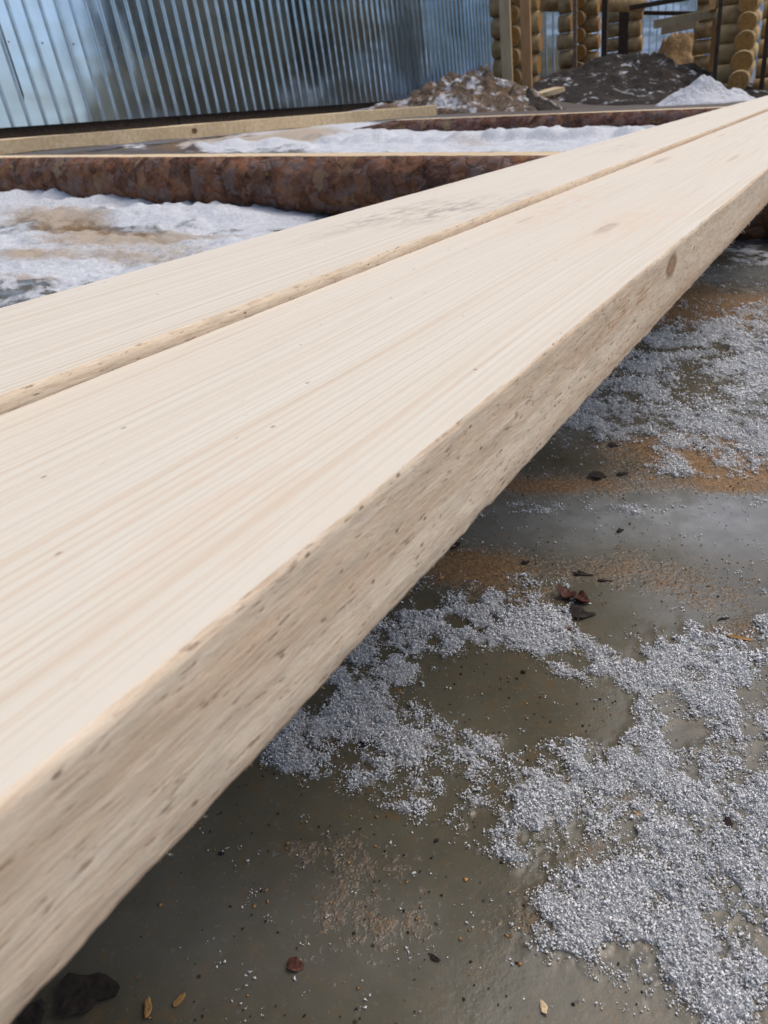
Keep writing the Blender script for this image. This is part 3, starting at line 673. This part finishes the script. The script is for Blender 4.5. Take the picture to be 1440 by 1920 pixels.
pier(1294, 1330, 11.4, 165, n=8); vboard(1331, 165, 10.6, 2.0, 10, .06, M_orange)
# long logs over the openings of the inner wall
for k in range(3):
    A, B = P(1012, 4, 11.1), P(1205, 6, 11.6); o = UPG * (k * .215); hlog(A + o, B + o, .115)
# header logs of the front wall, above the opening
for k in range(3):
    A, B = P(920, -150, 9.3), P(1520, -205, 8.4); o = UPG * (k * .215); hlog(A + o, B + o, .115)
# right-hand corner: butts towards the camera, wall logs crossing them
M_log2 = simple_wood('fresh_log', (0.30, 0.19, 0.075), (0.42, 0.30, 0.145), (0.55, 0.43, 0.24), (9, 9, 9))
for k, (u, v) in enumerate([(1384, 153), (1390, 117), (1395, 79), (1400, 42), (1403, 6), (1406, -31), (1409, -68), (1412, -105)]):
    c = P(u, v, 8.1); hlog(c, c + hy * 2.4, .113, M_log2)
    w0 = P(u, v, 8.45) - UPG * 0.10
    l = (P(1344, v, 8.45) - w0) @ hx
    hlog(w0 + hx * l, w0 - hx * .02, .112, M_log2); hlog(w0 + hx * .16 + hy * .12, w0 + hx * 2.2 + hy * .12, .112, M_log2)
vboard(1337, 178, 8.3, 2.3, 7, .06, M_dark, 'dark_post_or_shade'); vboard(1424, 195, 8.46, 2.3, 8, .04, M_dark, 'dark_post_or_shade')  # the right one stands in for the shadow line beside the butts
# staging boards between the walls
hboard(1180, 15, 1292, -4, 10.4, 10.2, .06, .10, M_dark, 'staging_board'); hboard(1212, 24, 1338, 26, 10.8, 10.2, .05, .16, M_dark, 'staging_board')
hboard(1226, 46, 1342, 24, 10.0, 9.6, .05, .10, M_pale, 'staging_board', UPG); hboard(1242, 56, 1308, 42, 10.5, 10.0, .05, .12, M_pale, 'staging_board', UPG)
hboard(1336, 20, 1338, -40, 9.5, 9.5, .08, .05, M_orange, 'staging_board')
tag(house, 'unfinished log house of round yellow logs with dark door openings', 'house')

# ------------------------------------------------------------------ heaps
def mound(name, c, rx, ry, h, m, label, cat, seed, rough=0.3, n=90, freq=3.0):
    c = np.array(c, float); a = np.linspace(-1.25, 1.25, n); X, Y = np.meshgrid(a, a, indexing='ij')
    d = np.hypot(X, Y); prof = np.exp(-(d**2) * 1.5)
    wx, wy = X * rx, Y * ry
    v2 = np.array([c[0], c[1]]); v2 = v2 / np.linalg.norm(v2); rt = np.array([v2[1], -v2[0]])
    gx, gy = c[0] + rt[0] * wx + v2[0] * wy, c[1] + rt[1] * wx + v2[1] * wy
    nz = fbm(gx * freq, gy * freq, seed, 5, int(seed * 3), .55)
    base = terrain(gx, gy)
    z = np.maximum(base, c[2] - 0.03) * 0 + base + h * prof * (1 + rough * nz * 1.6) + rough * .06 * nz * sstep(1.2, .8, d) - 0.03 - 0.5 * sstep(1.0, 1.25, d) * .2
    V = np.stack([gx - c[0], gy - c[1], z - c[2]], -1).reshape(-1, 3)
    o = link(name, mesh_from(name, V, grid_faces(n, n), [m], smooth=True)); o.location = tuple(c); tag(o, label, cat); return o
def tc(u, v, Z): p = P(u, v, Z); p[2] = float(terrain(np.array([p[0]]), np.array([p[1]]))[0]); return p
M_m1 = mound_mat('dirty_snow_soil', 0.53, (0.115, 0.085, 0.062), (0.21, 0.13, 0.07))
M_m2 = mound_mat('dark_soil', 0.57, (0.028, 0.023, 0.020), (0.06, 0.045, 0.035))
M_m3 = mound_mat('wood_waste', 0.66, (0.24, 0.15, 0.07), (0.36, 0.25, 0.12))
M_sn = mound_mat('heaped_snow', 0.30, (0.42, 0.40, 0.38), (0.5, 0.48, 0.45))
mound('earth_mound', tc(880, 205, 7.6), 0.85, 0.6, 0.34, M_m1, 'mound of dirty snow, soil and wood chips in front of the steel fence', 'mound', 1.0, .32, 130, 7)
mound('earth_mound', tc(720, 205, 7.0), 0.32, 0.3, 0.12, M_m1, 'low brown hummock at the end of the squared timber', 'mound', 2.0, .4, 70, 5)
mound('earth_mound', tc(985, 200, 7.4), 0.40, 0.4, 0.17, M_m2, 'small black soil mound at the foot of the orange door post', 'mound', 3.0, .45, 70, 6)
mound('earth_mound', tc(1200, 190, 9.3), 1.5, 1.7, 0.40, M_m2, 'broad dark soil mound inside the log house doorway', 'mound', 4.0, .2, 140, 4)
mound('wood_waste_heap', tc(1265, 150, 12.6), 0.7, 0.5, 0.50, M_m3, 'yellowish heap of wood waste behind the dark soil mound', 'heap', 5.0, .4, 70, 5)
mound('snow_heap', tc(1308, 205, 7.0), 0.37, 0.35, 0.21, M_sn, 'clean white snow heap by the round log butts', 'snow heap', 6.5, .3, 90, 5)
mound('snow_heap', tc(1372, 210, 7.1), 0.22, 0.3, 0.12, M_sn, 'low tail of white snow under the log butts', 'snow heap', 7.5, .3, 60, 5)

oc = empty('timber_offcut', P(1026, 186, 8.2)); OL = np.array(oc.location)
link('sawn_slab', beam_mesh('sawn_slab', P(1002, 181, 8.2), P(1049, 168, 8.35), .16, .05, M_pale, segs=6, wob=.012, seed=5, loc=OL), oc)
link('bark_side', beam_mesh('bark_side', P(1008, 190, 8.22), P(1050, 178, 8.37), .13, .07, M_bark2, segs=6, wob=.012, seed=8, loc=OL), oc)
tag(oc, 'short pale slab offcut lying at the foot of the orange door post', 'offcut')

# ------------------------------------------------------------------ woods on the right of the yard (mirrored in the steel fence)
Vw, Fw, Mw = [], [], []
M_leaf = plain('spruce_needles', (0.022, 0.034, 0.032), 0.8); M_trunk = plain('spruce_trunk', (0.06, 0.045, 0.035))
rw = random.Random(3); vi = 0
for k in range(60):
    a = math.radians(rw.uniform(44, 75)); R = rw.uniform(24, 36); bx, by = -0.5 + R * math.sin(a), 9 + R * math.cos(a)
    if math.degrees(math.atan2(bx, by)) < 38: continue
    H = rw.uniform(6, 12)
    for q in range(6):
        t = q / 6 * 2 * math.pi; Vw += [(bx + .16 * math.cos(t), by + .16 * math.sin(t), 0), (bx + .02 * math.cos(t), by + .02 * math.sin(t), H)]
    for q in range(6): Fw.append([vi + 2 * q, vi + 2 * ((q + 1) % 6), vi + 2 * ((q + 1) % 6) + 1, vi + 2 * q + 1]); Mw.append(1)
    vi += 12
    for b in range(420):
        f = rw.random()**.8; z = .4 + f * (H - .4); rad_ = (1 - f) * H * .22 + .1; t = rw.uniform(0, 6.283); rr_ = rad_ * math.sqrt(rw.random())
        p = np.array([bx + rr_ * math.cos(t), by + rr_ * math.sin(t), z - rr_ * .35]); s = rw.uniform(.18, .42)
        d1 = np.array([math.cos(t), math.sin(t), -.5]) * s; d2 = np.array([-math.sin(t), math.cos(t), rw.uniform(-.4, .4)]) * s * .5
        Vw += [p, p + d1 * .6 + d2, p + d1 * 1.3, p + d1 * .6 - d2]; Fw.append([vi, vi + 1, vi + 2, vi + 3]); Mw.append(0); vi += 4
tag(link('spruce_wood', mesh_from('spruce_wood', Vw, Fw, [M_leaf, M_trunk], Mw)), 'dark spruce wood beside the yard', 'wood', kind='stuff')

# ------------------------------------------------------------------ granular snow, sawdust
def scatter_octa(name, pts, size, m, flat=1.0, jit=0.45, kind='stuff', label=None, cat=None):
    n = len(pts); base = np.array([[1, 0, 0], [-1, 0, 0], [0, 1, 0], [0, -1, 0], [0, 0, 1], [0, 0, -1]], float)
    v = base[None] * (1 + rng.uniform(-jit, jit, (n, 6, 1))) + rng.uniform(-.3, .3, (n, 6, 3))
    q = rng.normal(size=(n, 4)); q /= np.linalg.norm(q, axis=1, keepdims=True)
    w, x, y, z = q.T
    Rm = np.stack([1-2*(y*y+z*z), 2*(x*y-z*w), 2*(x*z+y*w), 2*(x*y+z*w), 1-2*(x*x+z*z), 2*(y*z-x*w), 2*(x*z-y*w), 2*(y*z+x*w), 1-2*(x*x+y*y)], -1).reshape(n, 3, 3)
    v = np.einsum('nij,nkj->nki', Rm, v) * size[:, None, None]
    v[..., 2] *= flat
    V = (v + pts[:, None, :]).reshape(-1, 3)
    f = np.array([[0, 2, 4], [2, 1, 4], [1, 3, 4], [3, 0, 4], [2, 0, 5], [1, 2, 5], [3, 1, 5], [0, 3, 5]])
    Fc = (np.arange(n)[:, None, None] * 6 + f[None]).reshape(-1, 3)
    o = link(name, mesh_from(name, V, Fc, [m])); tag(o, label, cat, kind=kind); return o
def scatter_shards(name, pts, size, m, label, cat):
    n = len(pts)
    base = np.array([[1, 0, -.35], [-.5, .87, -.35], [-.5, -.87, -.35], [0, 0, 1.0]])
    v = base[None] * (1 + rng.uniform(-.5, .5, (n, 4, 1))) + rng.uniform(-.35, .35, (n, 4, 3))
    v[..., 0] *= rng.uniform(.6, 1.9, (n, 1))
    q = rng.normal(size=(n, 4)); q /= np.linalg.norm(q, axis=1, keepdims=True); w, x, y, z = q.T
    Rm = np.stack([1-2*(y*y+z*z), 2*(x*y-z*w), 2*(x*z+y*w), 2*(x*y+z*w), 1-2*(x*x+z*z), 2*(y*z-x*w), 2*(x*z-y*w), 2*(y*z+x*w), 1-2*(x*x+y*y)], -1).reshape(n, 3, 3)
    v = np.einsum('nij,nkj->nki', Rm, v) * size[:, None, None]; v[..., 2] *= 0.7
    f = np.array([[0, 1, 3], [1, 2, 3], [2, 0, 3], [0, 2, 1]])
    o = link(name, mesh_from(name, (v + pts[:, None, :]).reshape(-1, 3), (np.arange(n)[:, None, None] * 4 + f[None]).reshape(-1, 3), [m]))
    return tag(o, label, cat, kind='stuff')
t_ = MT('ice_grains', 0.25, 0.6)
_n = t_.noise(t_.co((30, 30, 30)), 1, 3); M_grain = t_.done(t_.ramp(_n, [(0.3, (0.80, 0.83, 0.86)), (0.7, (0.91, 0.92, 0.94))]))
t_.b.inputs['Transmission Weight'].default_value = 0.2; t_.b.inputs['IOR'].default_value = 1.31
def cand(n, r0, r1, a0=-44, a1=44, p=1.0):
    r = np.sqrt(rng.uniform(r0 * r0, r1 * r1, n)); a = np.radians(rng.uniform(a0, a1, n)); return r * np.sin(a), r * np.cos(a)
def grains(n, r0, r1, smin, smax, a0, a1):
    x, y = cand(n, r0, r1, a0, a1)
    s, _, _, _ = masks(x, y)
    s = s + 0.55 * fbm(x * 150, y * 150, 0, 3, 61, .7)
    k = rng.random(n) < 0.62 * np.clip((s - 0.16) / 0.85, 0, 1)**1.35
    x, y, s = x[k], y[k], np.clip(s[k], 0, 1.3)
    sz = (smin + (smax - smin) * rng.random(len(x))**2.2) * (0.75 + 0.5 * np.clip(s, 0, 1))
    z = height(x, y, s) + sz * 0.3 + rng.random(len(x))**1.5 * 0.003 * s
    return np.stack([x, y, z], -1), sz
g1, z1 = grains(560000, 0.14, 0.42, .00022, .00085, -28, 60); g3, z3 = grains(800000, 0.42, 0.85, .00034, .0011, -28, 44); g2, z2 = grains(420000, 0.85, 1.7, .0007, .0018, -20, 34)
scatter_shards('snow_grains', np.vstack([g1, g3, g2]), np.concatenate([z1, z3, z2]), M_grain, 'coarse wet snow grains scattered over the grey ice', 'snow')
x, y = cand(120000, 0.15, 2.2, -40, 40); s, sa2, _, _ = masks(x, y)
k = rng.random(len(x)) < np.clip(sa2 * 0.5 + 0.012, 0, 1); x, y = x[k], y[k]
M_sd = plain('sawdust', (0.30, 0.165, 0.06), 0.9, 0.7, 400)
sz = rng.uniform(.0004, .0012, len(x)) * (1 + 1.2 * (rng.random(len(x)) > .95))
scatter_octa('sawdust', np.stack([x, y, height(x, y) + .0004], -1), sz, M_sd, 0.35, label='orange-brown sawdust strewn on the ice', cat='sawdust')

# ------------------------------------------------------------------ bits of bark, chips and twigs on the ice
M_bk = plain('black_bark', (0.022, 0.016, 0.014), 0.8, 0.5, 300); M_rd = plain('red_bark', (0.075, 0.026, 0.018), 0.6, 0.5, 200); M_ch = plain('wet_chip', (0.26, 0.15, 0.05), 0.6, 0.3, 200)
def flake(name, u, v, lpx, wpx, rot, m, label, cat, th=0.25, curl=0.3, seed=0, lift=0.0, grp=None):
    p = onz(u, v, 0.003); p[2] = float(height(np.array([p[0]]), np.array([p[1]]))[0])
    depth = float(-((p - EYE) @ W)[2]); lm, wm = lpx * depth / F / 2, wpx * depth / F / 2
    n, rg = 18, 4; V = []; rs = random.Random(seed + u)
    jag = 1.0 if m is M_bk else 0.45
    w0 = [1 + jag * rs.uniform(-.6, .45) for _ in range(n)]; wob = [(w0[q - 1] + w0[q] * 3 + w0[(q + 1) % n]) / 5 + jag * rs.uniform(-.14, .14) for q in range(n)]
    tz = th * wm + .0008
    for side in (1, -1):
        for k in range(1, rg + 1):
            for q in range(n):
                a = 2 * math.pi * q / n; rr_ = k / rg * wob[q]
                x_, y_ = lm * rr_ * math.cos(a), wm * rr_ * math.sin(a) * (1 - .3 * math.cos(a))
                zc = curl * wm * ((y_ / wm)**2 + .5 * (x_ / lm)**2) + rs.uniform(-.12, .12) * tz
                V.append((x_, y_, zc + side * tz * .5 * (1 - .8 * (k / rg)**4) + tz * .5))
    c0 = len(V); V += [(0, 0, tz), (0, 0, 0)]
    Fc = []
    for s_, off, cc in ((1, 0, c0), (-1, rg * n, c0 + 1)):
        for q in range(n):
            q2 = (q + 1) % n; t = [cc, off + q, off + q2]; Fc.append(t if s_ > 0 else t[::-1])
            for k in range(rg - 1):
                a, b = off + k * n + q, off + k * n + q2; t = [a, a + n, b + n, b]; Fc.append(t if s_ > 0 else t[::-1])
    for q in range(n):
        q2 = (q + 1) % n; a, b = (rg - 1) * n + q, (rg - 1) * n + q2; Fc.append([a, a + rg * n, b + rg * n, b])
    o = link(name, mesh_from(name, V, Fc, [m])); o.location = tuple(p + np.array([0, 0, lift])); o.rotation_euler = (rs.uniform(-.12, .12), rs.uniform(-.12, .12), math.radians(rot))
    return tag(o, label, cat, grp)
G = 'bits of bark and wood on the ice'
for a in [
 ('bark_flake', 1122, 891, 34, 24, 0, M_bk, 'flat black bark flake on the sawdust stain between snow patches', 'bark'),
 ('bark_crumb', 1166, 886, 26, 10, 5, M_bk, 'crumbled dark bark bits right beside the flat black flake', 'bark'),
 ('bark_flake', 1150, 834, 20, 14, 0, M_bk, 'small black bark flake on bare ice below the far snow patch', 'bark'),
 ('bark_flake', 1312, 838, 32, 12, -5, M_bk, 'brown sliver of bark at the edge of the far snow patch', 'bark'),
 ('bark_flake', 852, 1019, 26, 30, 20, M_bk, 'dark bark lump half hidden under the wide board', 'bark'),
 ('bark_flake', 986, 1051, 22, 12, 30, M_bk, 'tiny ragged black bark piece on orange sawdust', 'bark'),
 ('bark_strip', 1090, 1071, 42, 11, -14, M_bk, 'long narrow dark bark strip on grey ice', 'bark'),
 ('bark_strip', 1132, 1084, 30, 6, -8, M_bk, 'thin dark splinter trailing off the long bark strip', 'bark'),
 ('bark_flake', 1163, 991, 14, 12, 0, M_bk, 'lone black speck of bark on smooth bluish ice', 'bark'),
 ('bark_flake', 1062, 1116, 32, 36, 40, M_rd, 'curled glossy red bark scale on the ice', 'bark'),
 ('bark_flake', 1090, 1122, 34, 26, -30, M_rd, 'second red bark scale, cupped against the glossy one', 'bark'),
 ('bark_flake', 1085, 1147, 62, 30, -12, M_bk, 'black crumbling bark patch below the red scales', 'bark'),
 ('bark_strip', 1050, 1178, 48, 13, 8, M_rd, 'reddish splinter of bark at the snow edge', 'bark'),
 ('twig', 1357, 1155, 26, 5, 12, M_bk, 'tiny curved black twig on bare ice', 'twig'),
 ('wood_chip', 1385, 1190, 60, 10, -30, M_ch, 'ochre wood sliver frozen into the ice', 'wood chip'),
 ('bark_flake', 1367, 1538, 20, 22, 0, M_bk, 'dark bark crumb in a hole of the thick granular snow', 'bark'),
 ('bark_flake', 1214, 1376, 14, 20, 0, M_bk, 'black bark crumb at the edge of the olive ice patch', 'bark'),
 ('bark_flake', 684, 1390, 28, 22, 25, M_bk, 'dark bark bit on granular snow near the wide board', 'bark'),
 ('bark_flake', 553, 1806, 34, 26, -20, M_rd, 'red-brown bark flake on dark shaded ice', 'bark'),
 ('twig', 815, 1790, 32, 7, -40, M_bk, 'short forked twig on brown-stained ice', 'twig'),
 ('bark_flake', 160, 1862, 110, 90, 20, M_bk, 'large black bark chunk on dark ice under the wide board', 'bark'),
 ('bark_flake', 60, 1908, 80, 50, 60, M_bk, 'brown-black bark piece beside the large bark chunk', 'bark'),
 ('wood_chip', 277, 1886, 14, 40, 8, M_ch, 'upright yellow wood chip on dark shaded ice', 'wood chip'),
 ('wood_chip', 336, 1868, 34, 12, 60, M_ch, 'slanting orange wood chip on dark shaded ice', 'wood chip'),
 ('wood_chip', 1020, 1884, 14, 22, 10, M_sawn, 'small cream wood chip on brown-stained ice', 'wood chip'),
 ('wood_chip', 1198, 1520, 18, 10, 20, M_ch, 'orange crumb of wood in thick granular snow', 'wood chip'),
 ('twig', 1006, 1508, 18, 4, 40, M_bk, 'tiny straight twig in a gap of the granular snow', 'twig'),
 ('bark_flake', 1258, 1700, 16, 9, 0, M_rd, 'small maroon bark flake on thick granular snow', 'bark'),
]:
    flake(*a, seed=a[1], grp=G, curl=.9 if 'curled' in a[7] or 'cupped' in a[7] else .3)

x, y = cand(9000, 0.15, 1.6, -34, 38)
scatter_octa('dirt_specks', np.stack([x, y, height(x, y) + .0006], -1), rng.uniform(.0003, .0008, len(x)) * (1 + 1.5 * (rng.random(len(x)) > .97)), M_bk, 0.5, label='fine dark specks of dirt sprinkled on the ice', cat='dirt')
